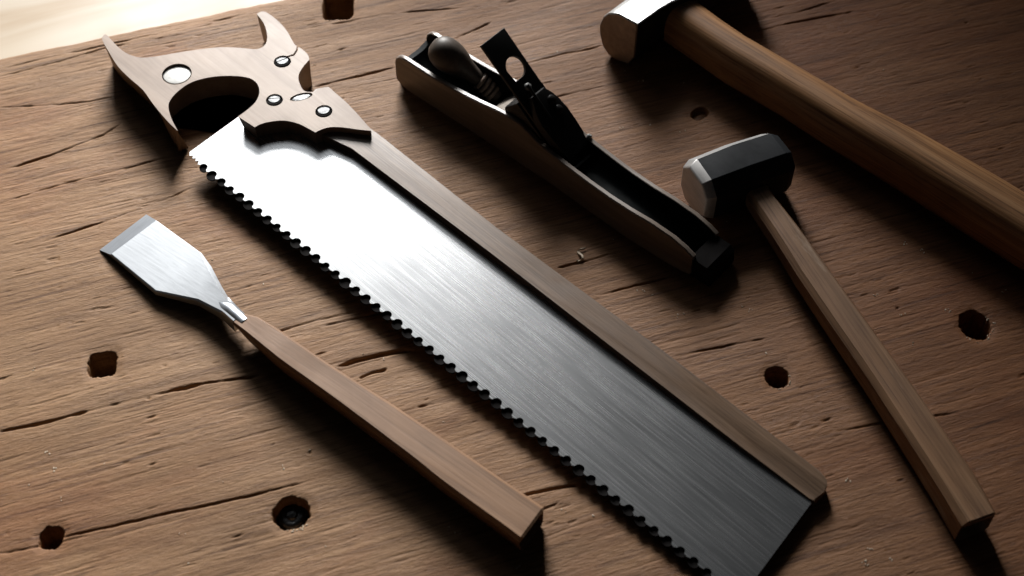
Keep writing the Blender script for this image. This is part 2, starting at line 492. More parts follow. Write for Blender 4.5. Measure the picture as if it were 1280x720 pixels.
# ------------------------------------------------------------------ pale window sill past the bench's far edge
def build_sill():
    m, nt, b = new_mat('pale_sill_wood')
    co = N(nt, 'ShaderNodeTexCoord').outputs['Object']
    n = noise(nt, co, 20, 4, 0.5, 0.6, (0.2, 1, 1)); n2 = noise(nt, co, 7, 3, 0.5, 0.3, (1, 1, 1))
    base = mul(nt, ramp(nt, n, [(0.35, (0.42, 0.33, 0.23)), (0.55, (0.56, 0.52, 0.45))]), ramp(nt, n2, [(0.35, (0.8, 0.72, 0.62)), (0.55, (1, 1, 1))]))
    nt.links.new(base, b.inputs['Base Color']); b.inputs['Roughness'].default_value = 0.5
    M['sill'] = m
    bm = boxbm(-0.15, VEDGE + 0.003 + 0.16, -0.045, 1.3, 0.32, 0.05)
    bmesh.ops.bevel(bm, geom=list(bm.edges), offset=0.004, segments=2, affect='EDGES')
    o = obj('window_sill', bm, 'sill')
    o.rotation_euler = (0, 0, BANG)
    tag(o, 'bright pale wooden ledge past the far edge of the bench', None, None, 'structure')


build_sill()

# ------------------------------------------------------------------ back saw
a3, b3, c3 = P(237, 190, .0110), P(414, 164, .0110), P(950, 690, .0052)
SN = (b3 - a3).cross(c3 - a3).normalized()
if SN.z < 0: SN = -SN
SAW_ANG = math.radians(-44.4)


def S(x, y, h=0.0):
    """photo measurement -> point on the saw plate plane lifted by h"""
    return PL(x, y, a3 + Vector((0, 0, h)), SN)


def drop(pts, h): return [p - Vector((0, 0, h)) for p in pts]


def zfloor(pts, zmin=0.0004): return [Vector((p.x, p.y, max(p.z, zmin))) for p in pts]


saw = thing('back_saw', 'large back saw with broad bright steel blade and pale horned handle', 'saw', S(300, 150) * 1.0, SAW_ANG)


def build_saw():
    # plate with rounded gullets
    t0, t1 = S(249, 204), S(893, 721)
    d = (t1 - t0); L = d.length; d.normalize()
    nrm = Vector((d.y, -d.x, 0)).normalized()           # pointing away from the plate (towards the chisel)
    if nrm.y > 0: nrm = -nrm
    nrm = (nrm - SN * nrm.dot(SN)).normalized()
    nt = 47; pitch = L / nt
    edge = [S(237, 190)]
    # three fine starter teeth at the heel
    h0 = S(238, 194)
    for k in range(3):
        q = h0.lerp(t0, k / 3); edge += [q + nrm * .0006, q - nrm * .0010 + d * .0012]
    for k in range(nt):
        c = t0 + d * (pitch * (k + .5)); r = pitch * random.uniform(.27, .37) * (1 - .25 * max(0, k / nt - .55)); jit = random.uniform(-.0004, .0004)
        edge.append(t0 + d * pitch * k + nrm * (.0010 + jit))
        for s in range(7):
            th = math.pi * s / 6
            edge.append(c - d * (r * math.cos(th)) - nrm * (r * 1.0 * math.sin(th) - .0004))
    edge.append(t1 + nrm * .001)
    edge.append(S(945, 722))
    rest = [S(1014, 629), S(1010, 612), S(760, 425), S(430, 152), S(340, 146), S(303, 143.5), S(297.5, 146.5)]
    top = edge + rest
    bm = prism(top, drop(top, .0007))
    obj('blade', bm, 'blade', saw, 20)
    # scalloped strip under the plate: bent points, with gullet shade put into its colour
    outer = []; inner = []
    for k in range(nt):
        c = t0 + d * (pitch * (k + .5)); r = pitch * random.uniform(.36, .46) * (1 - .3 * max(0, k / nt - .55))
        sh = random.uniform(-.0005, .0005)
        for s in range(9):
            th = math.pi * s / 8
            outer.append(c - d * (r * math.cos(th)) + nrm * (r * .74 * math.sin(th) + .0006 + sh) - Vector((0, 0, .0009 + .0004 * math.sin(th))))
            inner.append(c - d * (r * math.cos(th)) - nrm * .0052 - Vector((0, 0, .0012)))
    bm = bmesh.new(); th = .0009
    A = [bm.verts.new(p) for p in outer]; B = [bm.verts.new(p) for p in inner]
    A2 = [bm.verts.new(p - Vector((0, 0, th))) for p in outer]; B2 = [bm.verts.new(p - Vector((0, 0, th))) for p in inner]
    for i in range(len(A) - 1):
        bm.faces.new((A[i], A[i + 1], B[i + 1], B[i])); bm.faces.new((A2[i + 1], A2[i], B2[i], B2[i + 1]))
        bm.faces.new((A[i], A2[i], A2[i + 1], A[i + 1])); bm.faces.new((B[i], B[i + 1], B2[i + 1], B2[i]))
    o = obj('teeth_and_shade', bm, 'shade_black', saw); o['label'] = 'row of black rounded points with gullet shade painted in'

    # stiffening spine
    far = [(395, 110), (474, 168.5), (620, 284), (831, 440), (1025, 589)]
    near = [(1012, 623), (926, 558), (768, 436), (620, 321), (440, 184), (360, 150)]
    ht = lambda x: float(np.interp(x, [400, 620, 900, 1033], [.0056, .0050, .0030, .0009]))
    tp = [S(x, y, ht(x)) for x, y in far] + [S(1030.5, 594.5, .0009), S(1033.6, 599.5, .0009), S(1034.4, 605, .0009), S(1033, 610, .0009), S(1030, 614.5, .0009), S(1018, 626.5, .0009)] + [S(x, y, ht(x)) for x, y in near]
    bt = [Vector((p.x, p.y, max(.0005, p.z - 2 * .0038 - .001))) for p in tp]
    bm = prism(tp, bt, .0007, 2)
    obj('spine', bm, 'spine', saw, 35)

    # handle
    out = [(132.5, 43), (140.5, 51.5), (150, 60.8), (161.5, 68.2), (177, 72), (198, 70), (225, 65.4), (254.5, 61), (278, 59), (302, 60), (320, 61.5), (330, 57.5),
           (334, 49), (333, 38), (328.5, 27), (321, 17.5), (327, 14.3), (335, 16.5), (349.5, 28), (358.5, 38.6), (364.4, 49), (369, 56), (377, 61), (384.5, 68), (386.7, 74.3),
           (378, 84.7), (373, 95), (375, 105.5), (381, 114), (392, 115), (397, 110.5), (410.5, 108.4), (435.7, 130.7), (461, 158.5), (464, 163.4),
           (447.6, 161.8), (427, 159), (412, 159), (402, 161.7), (394, 165.5), (385, 160.4), (373, 154.5), (355.5, 150.6), (338, 152), (326, 155), (318.4, 159),
           (297.6, 145.6), (308, 138), (319, 128), (324.3, 115.9), (321.5, 104.5), (312, 97.6), (296, 95), (275, 95), (254.5, 98), (236.7, 104), (222, 114.4), (213, 124.8), (210.5, 134), (214.4, 148.5),
           (222.5, 164), (209, 151), (192, 130.7), (178.7, 112.3), (162.4, 98), (147.5, 83), (135.6, 64), (128.8, 52), (127.8, 46.5)]
    corners = {15, 24, 29, 34, 39, 45, 46, 60, 30, 31}
    hp = smooth_closed([(x, y, 0) for x, y in out], corners, 3)
    HT = .0098
    tp = [S(p.x, p.y, HT) for p in hp]
    n = len(tp); bt = []
    area2 = sum(tp[i].x * tp[(i + 1) % n].y - tp[(i + 1) % n].x * tp[i].y for i in range(n))
    for i in range(n):
        t = (tp[(i + 1) % n] - tp[i - 1]); t.z = 0; t.normalize()
        inn = Vector((-t.y, t.x, 0)) * (1 if area2 > 0 else -1)
        o2 = tp[i].to_2d() + inn.to_2d() * .0004; far = .05
        for k in range(n):
            if k in (i, i - 1, (i - 2) % n, (i + 1) % n): continue
            hit = geometry.intersect_line_line_2d(o2, o2 + inn.to_2d() * .05, tp[k].to_2d(), tp[(k + 1) % n].to_2d())
            if hit: far = min(far, (hit - o2).length)
        px = hp[i].x
        grip = float(np.interp(px, [285, 325], [1, .12]))
        m = min(.0055 * grip, far * .42)
        bt.append(Vector((tp[i].x, tp[i].y, .0005)) + inn * m)
    bm = prism(tp, bt, .0015, 3)
    h = obj('handle', bm, 'saw_handle', saw, 40)
    inv = o_mat[saw.name].inverted()
    cuts = []
    spots = [(353, 77, 10.8), (343, 125, 10.6), (404.8, 139, 10.8)]
    for (x, y, r) in spots + [(221, 92.5, 18.5)]:
        c = S(x, y, HT); rr = (S(x + r, y, HT) - c).length
        b = lathe([(-.0030, rr), (.004, rr)], c, (0, 0, 1), 36); b.transform(inv); cuts.append(b)
    # oval plate recess
    c = S(376.5, 121, HT); ex = (S(390.5, 117.5, HT) - c); ey = Vector((-ex.y, ex.x, 0)) * .42
    pts = [c + ex * math.cos(2 * math.pi * k / 28) + ey * math.sin(2 * math.pi * k / 28) for k in range(28)]
    b = prism([p + Vector((0, 0, .004)) for p in pts], drop(pts, .0012)); b.transform(inv); cuts.append(b)
    # the saw-cut that frees the upper horn, ending at its screw
    sl = [(371, 54), (370.2, 62), (366.5, 67.5), (357, 70.5), (357, 72.2), (368, 69.6), (372.3, 63), (373.5, 54)]
    q = [S(x, y, HT) for x, y in sl]
    b = prism([p + Vector((0, 0, .004)) for p in q], drop(q, .0045)); b.transform(inv); cuts.append(b)
    # flute on the inside of the upper horn
    fl = [(323.5, 20), (328, 27.5), (332.5, 38), (334.5, 47), (329.5, 43.5), (325.5, 31)]
    q = [S(x, y, HT) for x, y in fl]
    b = prism([p + Vector((0, 0, .004)) for p in q], drop(q, .0035)); b.transform(inv); cuts.append(b)
    cut(h, cuts)
    for f in h.data.polygons: f.use_smooth = False
    bm = bmesh.new(); bm.from_mesh(h.data)
    for f in bm.faces: f.smooth = abs(f.normal.z) < 0.99
    for e in bm.edges:
        if len(e.link_faces) == 2: e.smooth = e.calc_face_angle(0.0) < math.radians(38)
    bm.to_mesh(h.data); bm.free()
    h.data.materials.clear(); h.data.materials.append(M['saw_handle'])
    # screws
    for i, (x, y, r) in enumerate(spots):
        c = S(x, y, HT - .0021); rr = (S(x + r * .74, y, HT) - S(x, y, HT)).length
        bm = lathe([(0, rr), (.0011, rr), (.0014, rr * .9), (.00145, rr * .5), (.00145, rr * .02)], c, (0, 0, 1), 30)
        s = obj('screw', bm, 'screw_steel', saw, 30)
        b = boxbm(c.x, c.y, c.z + .0016, rr * 2.4, .0007, .0016, [0.5, 0.1, 0.9][i]); b.transform(inv)
        cut(s, [b])
        ro = (S(x + r, y, HT) - S(x, y, HT)).length * 1.01
        bm = lathe([(0, rr * .9), (.0010, rr * 1.02), (.0012, rr * 1.08), (.0014, ro * .97), (.0012, ro), (0, ro)], c - Vector((0, 0, .0002)), (0, 0, 1), 30)
        obj('screw_gap_shade', bm, 'shade_black', saw, 30).parent = s  # added black ring standing in for shade in the screw's recess gap
        s.data.materials.clear(); s.data.materials.append(M['screw_steel'])
    c = S(221, 92.5, HT - .0019); rr = (S(239, 92.5, HT) - S(221, 92.5, HT)).length
    bm = lathe([(0, rr * .97), (.0004, rr * .95), (.0006, rr * .8), (.0007, rr * .02)], c + Vector((.0002, -.0004, 0)), (0, 0, 1), 36)
    o = obj('medallion', bm, 'medal', saw, 40); o['label'] = 'round plain silver medallion'
    c = S(376.5, 121, HT)
    pts = [c + ex * (.80 * math.cos(2 * math.pi * k / 28)) + ey * (.66 * math.sin(2 * math.pi * k / 28)) - Vector((0, 0, .0005)) for k in range(28)]
    o = obj('nameplate', prism(pts, drop(pts, .001), .0004, 2), 'screw_steel', saw, 30)
    o['label'] = 'small oval metal plate'


build_saw()

# ------------------------------------------------------------------ chisel
ch0 = P(300, 400); ch1 = P(664, 653)
CH_ANG = math.atan2((ch1 - ch0).y, (ch1 - ch0).x)
chisel = thing('chisel', 'broad flat steel chisel with a squared light brown wooden handle', 'chisel', P(480, 520), CH_ANG)


def build_chisel():
    zt = lambda x: float(np.interp(x, [124, 190, 255, 300], [.0035, .0062, .0100, .0150]))

    def C(x, y, dz=0.0): return P(x, y, zt(x) + dz)
    top = [(139.5, 317.2), (194, 276.3), (249, 315), (256, 329), (268, 352), (282, 374), (302, 391), (292, 401), (277.5, 388.5), (248, 373.5), (195, 362.5)]
    out = [(138.2, 318.2), (195.5, 275.6), (252, 316.5), (264, 333), (276, 356), (288, 376.5), (304, 391.5), (291, 402.8), (276, 391), (246, 376), (193.5, 364.4)]
    drp = [.0004, .0004, .0008, .0022, .0030, .0022, .0012, .001, .0008, .0006, .0005]
    bm = bmesh.new()
    T = [bm.verts.new(C(x, y)) for x, y in top]
    O = [bm.verts.new(C(x, y, -dz)) for (x, y), dz in zip(out, drp)]
    B = [bm.verts.new(v.co - Vector((0, 0, th))) for v, th in zip(O, [.0024, .0024, .003, .0035, .0045, .006, .0085, .0085, .006, .0045, .003])]
    t1 = bm.verts.new(P(124.5, 312.4, .0008)); t2 = bm.verts.new(P(182.8, 268, .0008))
    t1b = bm.verts.new(P(124.5, 312.4, .0003)); t2b = bm.verts.new(P(182.8, 268, .0003))
    n = len(T)
    bm.faces.new(T)
    for i in range(n):
        j = (i + 1) % n
        bm.faces.new((T[i], O[i], O[j], T[j]))
        if i != 0: bm.faces.new((O[i], B[i], B[j], O[j]))
    fb = bm.faces.new((O[1], O[0], t1, t2))
    bm.faces.new((t2, t1, t1b, t2b)); bm.faces.new((B[0], B[1], t2b, t1b))
    bm.faces.new((O[0], B[0], t1b, t1)); bm.faces.new((B[1], O[1], t2, t2b))
    bm.faces.new(B[::-1])
    bev = (O[0].co + O[1].co + t1.co + t2.co) / 4
    bm.faces.ensure_lookup_table()
    fb.material_index = 1
    bmesh.ops.triangulate(bm, faces=[f for f in bm.faces if len(f.verts) > 4])
    o = obj('blade', bm, ['chisel_steel', 'bevel_steel'], chisel, 12)
    # tang shoulder: octagonal neck into the handle
    pa = P(268, 369, .0095); pb = P(299, 398, .0118)
    ax = (pb - pa).normalized(); sd = ax.cross(Vector((0, 0, 1))).normalized(); up = sd.cross(ax)
    rings = []
    for t, w, h in ((0.0, .0040, .0001), (.35, .0046, .0022), (.7, .0040, .0034), (1.0, .0039, .0038), (1.25, .0039, .0038)):
        c = pa.lerp(pb, t)
        rings.append([c + sd * (w * math.cos(a)) + up * (h * math.sin(a)) for a in [math.pi / 8 + k * math.pi / 4 for k in range(8)]])
    obj('neck', loft(rings), 'bevel_steel', chisel, 50)
    # handle
    Lp = [(291.5, 402.5), (305, 412.5), (325, 428.5), (346.5, 446), (384, 473), (423, 501), (466, 533), (510, 566), (550, 598), (591, 628.5), (625, 653), (650, 671.5)]
    Up = [(304.5, 392.5), (321, 397), (346, 412), (369, 428.5), (407.5, 454.5), (447, 480), (491, 508), (535, 538), (575, 565.5), (617, 594.5), (650, 617), (677, 635)]
    rings = []
    for k, (l, u) in enumerate(zip(Lp, Up)):
        z = float(np.interp(k, [0, 1, 3, 6, 11], [.0145, .0162, .0178, .0182, .0182]))
        a = P(*l, z); b = P(*u, z)
        e = (b - a).normalized(); c = float(np.interp(k, [0, 2, 11], [.0008, .0014, .0018]))
        zb = float(np.interp(k, [0, 1, 3, 11], [.0060, .0030, .0006, .0004]))
        dz = Vector((0, 0, 1))
        rings.append([a - dz * .0002 + e * .0004, b - e * .0002, b + e * c - dz * c, Vector((b.x, b.y, 0)) + e * c + dz * (zb + c), Vector((b.x, b.y, 0)) + dz * zb,
                      Vector((a.x, a.y, 0)) + e * .0034 + dz * zb, Vector((a.x, a.y, 0)) + e * .0016 + dz * (zb + c), a - e * c * .6 - dz * c * 1.6])
    axis = (P(664, 653, .02) - P(510, 552, .02)).normalized()
    rings.append([p + axis * (.0012 - .30 * max(0, .0175 - p.z)) + ((sum(rings[-1], Vector()) / 8) - p) * .08 for p in rings[-1]])
    bm = loft(rings)
    bmesh.ops.subdivide_edges(bm, edges=[e for e in bm.edges], cuts=1, use_grid_fill=True, smooth=0.0)
    for v in bm.verts:
        nn = fbm(np.array([v.co.x * 90]), np.array([v.co.y * 90 + v.co.z * 60]), 7, 2)[0] - .5
        v.co.z += nn * .0006
    o = obj('handle', bm, 'chisel_wood', chisel, 22)


build_chisel()

# ------------------------------------------------------------------ hand plane
PA, PB = P(498, 110), P(871, 346)
PX = (PB - PA).normalized(); PN = Vector((-PX.y, PX.x, 0))
PL_ANG = math.atan2(PX.y, PX.x)
plane = thing('hand_plane', 'open channel bodied hand plane with upright black cutter and round knob', 'hand plane', PA, PL_ANG)
PW = lambda s: float(np.interp(s, [0, .21], [.0310, .0245]))            # distance to the far cheek
PO = lambda s: float(np.interp(s, [-.01, .06, .12, .18, .23], [.002, .0016, .0002, -.0034, -.0030]))   # near cheek bows outward


def Q(s, n, z): return Vector((s, n, z))     # plane's own frame


def build_plane():
    prof = [(-.0030, .0190), (-.0020, .0225), (.0010, .0250), (.0056, .0258), (.027, .0252), (.045, .0262), (.057, .0274), (.068, .0292), (.078, .0312), (.088, .0326), (.097, .0326), (.104, .030), (.110, .0272), (.120, .0250),
            (.135, .0236), (.150, .0228), (.165, .0226), (.180, .0234), (.195, .0238), (.210, .0226), (.219, .0200), (.2245, .0172)]

    def cheek(off, side):
        bm = bmesh.new(); th = .0032; rows = []
        for s, z in prof:
            zb = .0004 + max(0, (.004 - s) * .6) * (1 if s < .004 else 0) + max(0, s - .215) * .25
            n0 = off(s); n1 = n0 + th * side
            c = .0007
            rows.append([bm.verts.new(q) for q in (Q(s, n0, zb), Q(s, n0, z - c), Q(s, n0 + c * side, z), Q(s, n1 - c * side * .6, z), Q(s, n1, z - c * .6), Q(s, n1, zb))])
        for i in range(len(rows) - 1):
            for j in range(6):
                k = (j + 1) % 6
                bm.faces.new((rows[i][j], rows[i][k], rows[i + 1][k], rows[i + 1][j]))
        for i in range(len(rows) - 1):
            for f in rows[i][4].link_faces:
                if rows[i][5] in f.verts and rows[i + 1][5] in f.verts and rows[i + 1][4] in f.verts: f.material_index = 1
        bm.faces.new(rows[0]); bm.faces.new(rows[-1][::-1])
        return bm
    o = obj('cheek', cheek(PO, 1), ['plane_side', 'channel'], plane, 40, True)
    o = obj('cheek', cheek(lambda s: PO(s) + PW(s), -1), ['plane_side', 'channel'], plane, 40, True)
    # sole: the dark channel floor between the cheeks, dished at both ends
    rows = []; bm = bmesh.new()
    for s, z in ((-.0035, .0165), (.0005, .0175), (.004, .0120), (.012, .0075), (.05, .0070), (.10, .0075), (.125, .0120), (.14, .0130), (.17, .0125), (.196, .0115), (.204, .0102), (.212, .0070), (.222, .0050)):
        a, b = PO(s) + .0030, PO(s) + PW(s) - .0030
        dip = .002 if s < .002 else 0
        m = (a + b) / 2
        rows.append([bm.verts.new(q) for q in (Q(s, a, z), Q(s, m - (b - a) * .2, z - dip), Q(s, m + (b - a) * .2, z - dip), Q(s, b, z), Q(s, b, .0006), Q(s, a, .0006))])
    for i in range(len(rows) - 1):
        for j in range(6):
            k = (j + 1) % 6
            bm.faces.new((rows[i][j], rows[i][k], rows[i + 1][k], rows[i + 1][j]))
    bm.faces.new(rows[0]); bm.faces.new(rows[-1][::-1])
    obj('sole', bm, 'channel', plane, 30, True)
    # blunt black block past the cheek ends, added for the cast shadow there
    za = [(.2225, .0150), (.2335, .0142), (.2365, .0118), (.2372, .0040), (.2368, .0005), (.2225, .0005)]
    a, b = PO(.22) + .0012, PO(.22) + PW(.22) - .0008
    obj('end_shade_block', prism([Q(s, a, z) for s, z in za], [Q(s, b, z) for s, z in za], .0005, 2), 'shade_black', plane, 30, True)
    # pale bed block behind the cutter
    a, b = .0036, .0262
    pr = [(.064, .0072), (.066, .0150), (.074, .0225), (.0836, .0265), (.0836, .0072)]
    bm = prism([Q(s, a, z) for s, z in pr], [Q(s, b, z) for s, z in pr], .0006, 2)
    obj('bed', bm, 'pale_wood', plane, 30, True)
    pr = [(.0840, .0072), (.0838, .0350), (.0930, .0440), (.1275, .0146), (.1275, .0072)]
    bm = prism([Q(s, a, z) for s, z in pr], [Q(s, b, z) for s, z in pr], .0008, 2)
    obj('frog', bm, 'black_iron', plane, 30, True)
    # cutter iron with its D-shaped adjusting hole
    s0, z0, s1, z1 = .1325, .0145, .0660, .0712
    dirv = Vector((s1 - s0, 0, z1 - z0)); LL = dirv.length; dirv.normalize(); nv = Vector((-dirv.z, 0, dirv.x))
    if nv.z < 0: nv = -nv

    def I(t, n, h=0.0): return Vector((s0, n, z0)) + dirv * t + nv * h      # on the iron: along, across, above
    na, nb = .0042, .0242
    tl = [I(0, na), I(LL, na + .0002), I(LL, nb - .0002), I(0, nb - .001)]
    tb = [p - nv * .0022 for p in tl]
    bm = prism(tl, tb, .0004, 2)
    ir = obj('iron', bm, 'black_iron', plane, 30, True)
    nm = (na + nb) / 2
    hp = []
    for k in range(21):
        th = -math.pi * .5 + k / 20 * math.pi * 1.25
        hp.append(I(LL - .0215 + .0066 * math.sin(th), nm + .0008 + .0064 * math.cos(th)))
    hp.append(I(LL - .0215 + .0015, nm - .0056)); hp.append(I(LL - .0215 - .0066, nm - .0048))
    cut(ir, [prism([p + nv * .01 for p in hp], [p - nv * .01 for p in hp])])
    ir.data.materials.clear(); ir.data.materials.append(M['black_iron'])
    # lever cap on top of it, with shoulders that swell past the iron
    lc = [(0.006, .0050), (.014, .0046), (.022, .0040), (.030, .0036), (.037, .0044), (.042, .0064), (.0475, .0088)]
    rr = [(.0475, .0200), (.042, .0224), (.037, .0244), (.030, .0250), (.022, .0249), (.014, .0246), (.006, .0235)]
    tp = [I(t, n, .0050) for t, n in lc + rr]
    bt = [I(t, n, .0002) for t, n in lc + rr]
    obj('lever_cap', prism(tp, bt, .0012, 2, False), 'black_iron', plane, 35, True)
    # a long central rod and its screws
    c0 = I(.0475, nm + .0004, .0056)
    q = lathe([(0, .0001), (0.0002, .0009), (.0245, .0009), (.0247, .0001)], I(.030, nm - .0032, .0052), dirv, 12)
    obj('rod', q, 'black_iron', plane, 40, True)
    for (t, n, r, h, mm_) in ((.0530, nm - .0008, .0023, .0006, 'medal'), (.0395, nm + .0046, .0027, .0050, 'black_iron'), (.0325, nm + .0048, .0027, .0050, 'black_iron')):
        q = lathe([(0, r), (.0010, r), (.0016, r * .75), (.0018, r * .05)], I(t, n, h), nv, 20)
        obj('screw', q, mm_, plane, 40, True)
    q = lathe([(0, .0016), (.0014, .0016), (.0020, .0011), (.0021, .0001)], Q(.1290, PO(.129) + PW(.129) - .0016, .0240), (0.2, .5, 1), 16)
    obj('pin', q, 'medal', plane, 40, True)
    # bright sharpened edge of the iron at the mouth
    e = [I(-.0009, na + .001, .0010), I(.0005, na + .001, .0013), I(.0005, nb - .0022, .0013), I(-.0009, nb - .0022, .0010)]
    obj('cutting_edge', prism(e, [p - nv * .0012 for p in e]), 'head_steel', plane, None, True)
    # turned knob leaning back towards the heel
    inv = o_mat[plane.name].inverted()
    basew = P(613, 110, .0130); ballw = P(557, 67, .0330)
    ax = (ballw - basew); LK = ax.length; ax.normalize()
    LKk = LK / .030
    pf = [(-.006, .0001), (-.0058, .0060), (-.002, .0062), (0, .0055), (.0045, .0052), (.0085, .0048), (.012, .0052), (.016, .0063), (.020, .0082), (.0240, .0096), (.0280, .0102), (.0315, .0100), (.0345, .0089), (.0370, .0068), (.0385, .0040), (.0390, .0004)]
    bm = lathe([(h * LKk, r * 1.0) for h, r in pf], basew, ax, 32)
    k = obj('knob', bm, 'knob', plane, 60)
    for i in range(4):
        h = (-.0022 + .0029 * i) * LKk; r = .0071 - .00035 * i
        rr = [(h - .0012, r - .0016), (h - .0010, r - .0004), (h - .0004, r), (h + .0004, r), (h + .0010, r - .0004), (h + .0012, r - .0016)]
        c = obj('ring', lathe(rr, basew, ax, 28), 'collar', plane, 60)
        c.parent = k


build_plane()


# ------------------------------------------------------------------ hammers
def octa(c, ax, W, ch, side, up):
    """eight corners of a chamfered square of width W centred at c"""
    h = W / 2; q = h - ch
    return [c + side * x + up * y for x, y in ((q, h), (h, q), (h, -q), (q, -h), (-q, -h), (-h, -q), (-h, q), (-q, h))]


def build_sledge():
    ha = P(880, 36, .022); hb = P(1280, 280, .022)
    hd = (hb - ha).normalized(); ang = math.atan2(hd.y, hd.x)
    sl = thing('sledge_hammer', 'long handled sledge hammer with thick orange brown handle in the dark corner', 'sledge hammer', P(1000, 110), ang)
    Z = Vector((0, 0, 1))
    ax = Vector((-hd.y, hd.x, 0))            # head axis, away from the camera
    zc = .0205
    fc = P(772, 46.0, zc)
    side = hd
    SEC = [(14.0, 19.0), (14.6, 18.2), (14.6, -8), (10, -17), (-1, -20), (-6, -20), (-11.5, -16), (-15, -7), (-15.5, 0), (-13, 8), (-9, 13.5), (-1, 18.0)]
    rings = []
    for t, sc, wd in ((0, .94, 1), (.0008, .985, 1), (.0018, 1, 1), (.020, 1.0, 1.02), (.030, 1.0, 1.10), (.038, 1.0, 1.26), (.046, 1, 1.38), (.064, 1, 1.38), (.074, 1, 1.26), (.082, 1, 1.1), (.092, 1, 1.02), (.110, 1, 1), (.112, .94, 1)):
        cc = fc + ax * t
        rings.append([cc + side * (x * .001 * sc * wd) + Z * (y * .001 * sc) for x, y in SEC])
    bm = loft(rings)
    bm.normal_update()
    bmesh.ops.recalc_face_normals(bm, faces=bm.faces)
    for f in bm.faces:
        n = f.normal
        # bare polished top, far faces; the near cheek has its shade put into the colour
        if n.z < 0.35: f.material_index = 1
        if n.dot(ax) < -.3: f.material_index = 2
    obj('head', bm, ['head_steel', 'shaded_iron', 'face'], sl, 25)
    Lp = [(806, 26), (838, 48), (870, 70), (902, 92.6), (971, 133), (1031.5, 172.5), (1117.6, 224.5), (1204, 282), (1270, 324), (1330, 362), (1400, 408)]
    Up = [(852, -17), (882, 11), (910, 32), (939, 52), (1009, 92), (1070, 128), (1161, 175), (1253, 226), (1320, 266), (1382, 302), (1456, 346)]
    rings = []
    for k, (l, u) in enumerate(zip(Lp, Up)):
        z = float(np.interp(k, [0, 3, 10], [.0190, .0180, .0180]))
        a = P(*l, z); b = P(*u, z); c = (a + b) / 2; w = (b - a).length / 2; e = (b - a).normalized()
        w *= .75; h = min(w * 1.15, z - .0003); c = c - e * .0022
        rg = []
        for j in range(28):
            th = 2 * math.pi * j / 28
            cx, sy = math.cos(th), math.sin(th)
            cx = math.copysign(abs(cx) ** .82, cx); sy = math.copysign(abs(sy) ** .82, sy)
            rg.append(c + e * (w * cx) + Z * (h * sy))
        rings.append(rg)
    obj('handle', loft(rings), 'sledge_wood', sl, 40)


M['face'] = steel('dull_striking_face', (0.30, 0.26, 0.23), 0.5, (1, 1, 1), 260, 0.2, 0.35, 1.0, 0.08)
build_sledge()


def build_club():
    W = .032
    q = [P(*c, W) for c in ((873, 199.4), (965, 166.5), (979.6, 193), (887, 225.4))]
    cA = (q[0] + q[3]) / 2; cB = (q[1] + q[2]) / 2
    ax = (cB - cA).normalized(); L = (cB - cA).length
    ang = math.atan2(ax.y, ax.x)
    cl = thing('club_hammer', 'short club hammer with black octagonal head and worn straight wooden handle', 'club hammer', P(1080, 440), math.atan2(-.926, .378))
    Z = Vector((0, 0, 1)); side = Vector((-ax.y, ax.x, 0))
    c0 = Vector((cA.x, cA.y, W / 2 + .0004)); ch = .0075
    rings = []
    for t, w, c in ((-.0052, W * .80, ch * .8), (-.0046, W * .85, ch * .85), (0.0, W, ch), (L * .5, W * 1.03, ch * 1.03), (L, W, ch), (.0046 + L, W * .85, ch * .85), (.0052 + L, W * .80, ch * .80)):
        cc = c0 + ax * t
        if w > W: cc = cc + Z * (w - W) * .5
        rings.append(octa(cc, ax, w, c, side, Z))
    bm = loft(rings)
    bmesh.ops.recalc_face_normals(bm, faces=bm.faces)
    for f in bm.faces:
        n = f.normal
        if n.dot(ax) < -.15: f.material_index = 0
        elif n.dot(ax) > .15: f.material_index = 0 if n.dot(ax) > .9 else 1
        elif n.dot(side) > .4 and n.z > .2: f.material_index = 0  # far chamfer paler than the paint: its window gleam put into the colour
        else: f.material_index = 1
    ed = [e for e in bm.edges if e.calc_face_angle(0) > .3 and e.link_faces[0].material_index == e.link_faces[1].material_index]
    bmesh.ops.bevel(bm, geom=ed, offset=.0004, segments=2, affect='EDGES', profile=.6, material=-1)
    obj('head', bm, ['worn_and_lit_steel', 'black_paint'], cl, 30)
    # handle: squared, left flank visible
    Lp = [(930, 214), (941, 243), (970, 286), (1003, 338), (1048, 404), (1094, 470), (1140, 541), (1184, 609), (1210, 652)]
    Rp = [(949, 205), (960, 234.5), (993.5, 278.5), (1029, 327), (1076, 392.5), (1123, 457), (1171, 526), (1219, 595), (1243, 640)]
    rings = []
    n = len(Lp)
    for k, (l, r) in enumerate(zip(Lp, Rp)):
        zt = float(np.interp(k, [0, n - 1], [.0215, .0190]))
        zb = float(np.interp(k, [0, n - 1], [.0105, .0004]))
        a = P(*l, zt); b = P(*r, zt); e = (b - a).normalized(); c = .0024
        fl = lambda p, z: Vector((p.x, p.y, z))
        rings.append([a, b - e * .0005, b + e * c * .6 + Z * -c, fl(b, zb + c) + e * c * .6, fl(b, zb) - e * c * .5, fl(a, zb), fl(a, zb + c) - e * c * 1.1, a - e * c * 1.1 - Z * c * 1.2])
    hd = (P(1226, 646, .019) - P(1109, 463, .022)).normalized()
    rings.append([p + hd * (.001 - .32 * max(0, .018 - p.z)) + ((sum(rings[-1], Vector()) / 8) - p) * .08 for p in rings[-1]])
    bm = loft(rings)
    bmesh.ops.subdivide_edges(bm, edges=list(bm.edges), cuts=1, use_grid_fill=True)
    for v in bm.verts:
        v.co.z += (fbm(np.array([v.co.x * 70 + 4]), np.array([v.co.y * 70]), 17, 2)[0] - .5) * .0008
    obj('handle', bm, 'club_wood', cl, 25)


build_club()


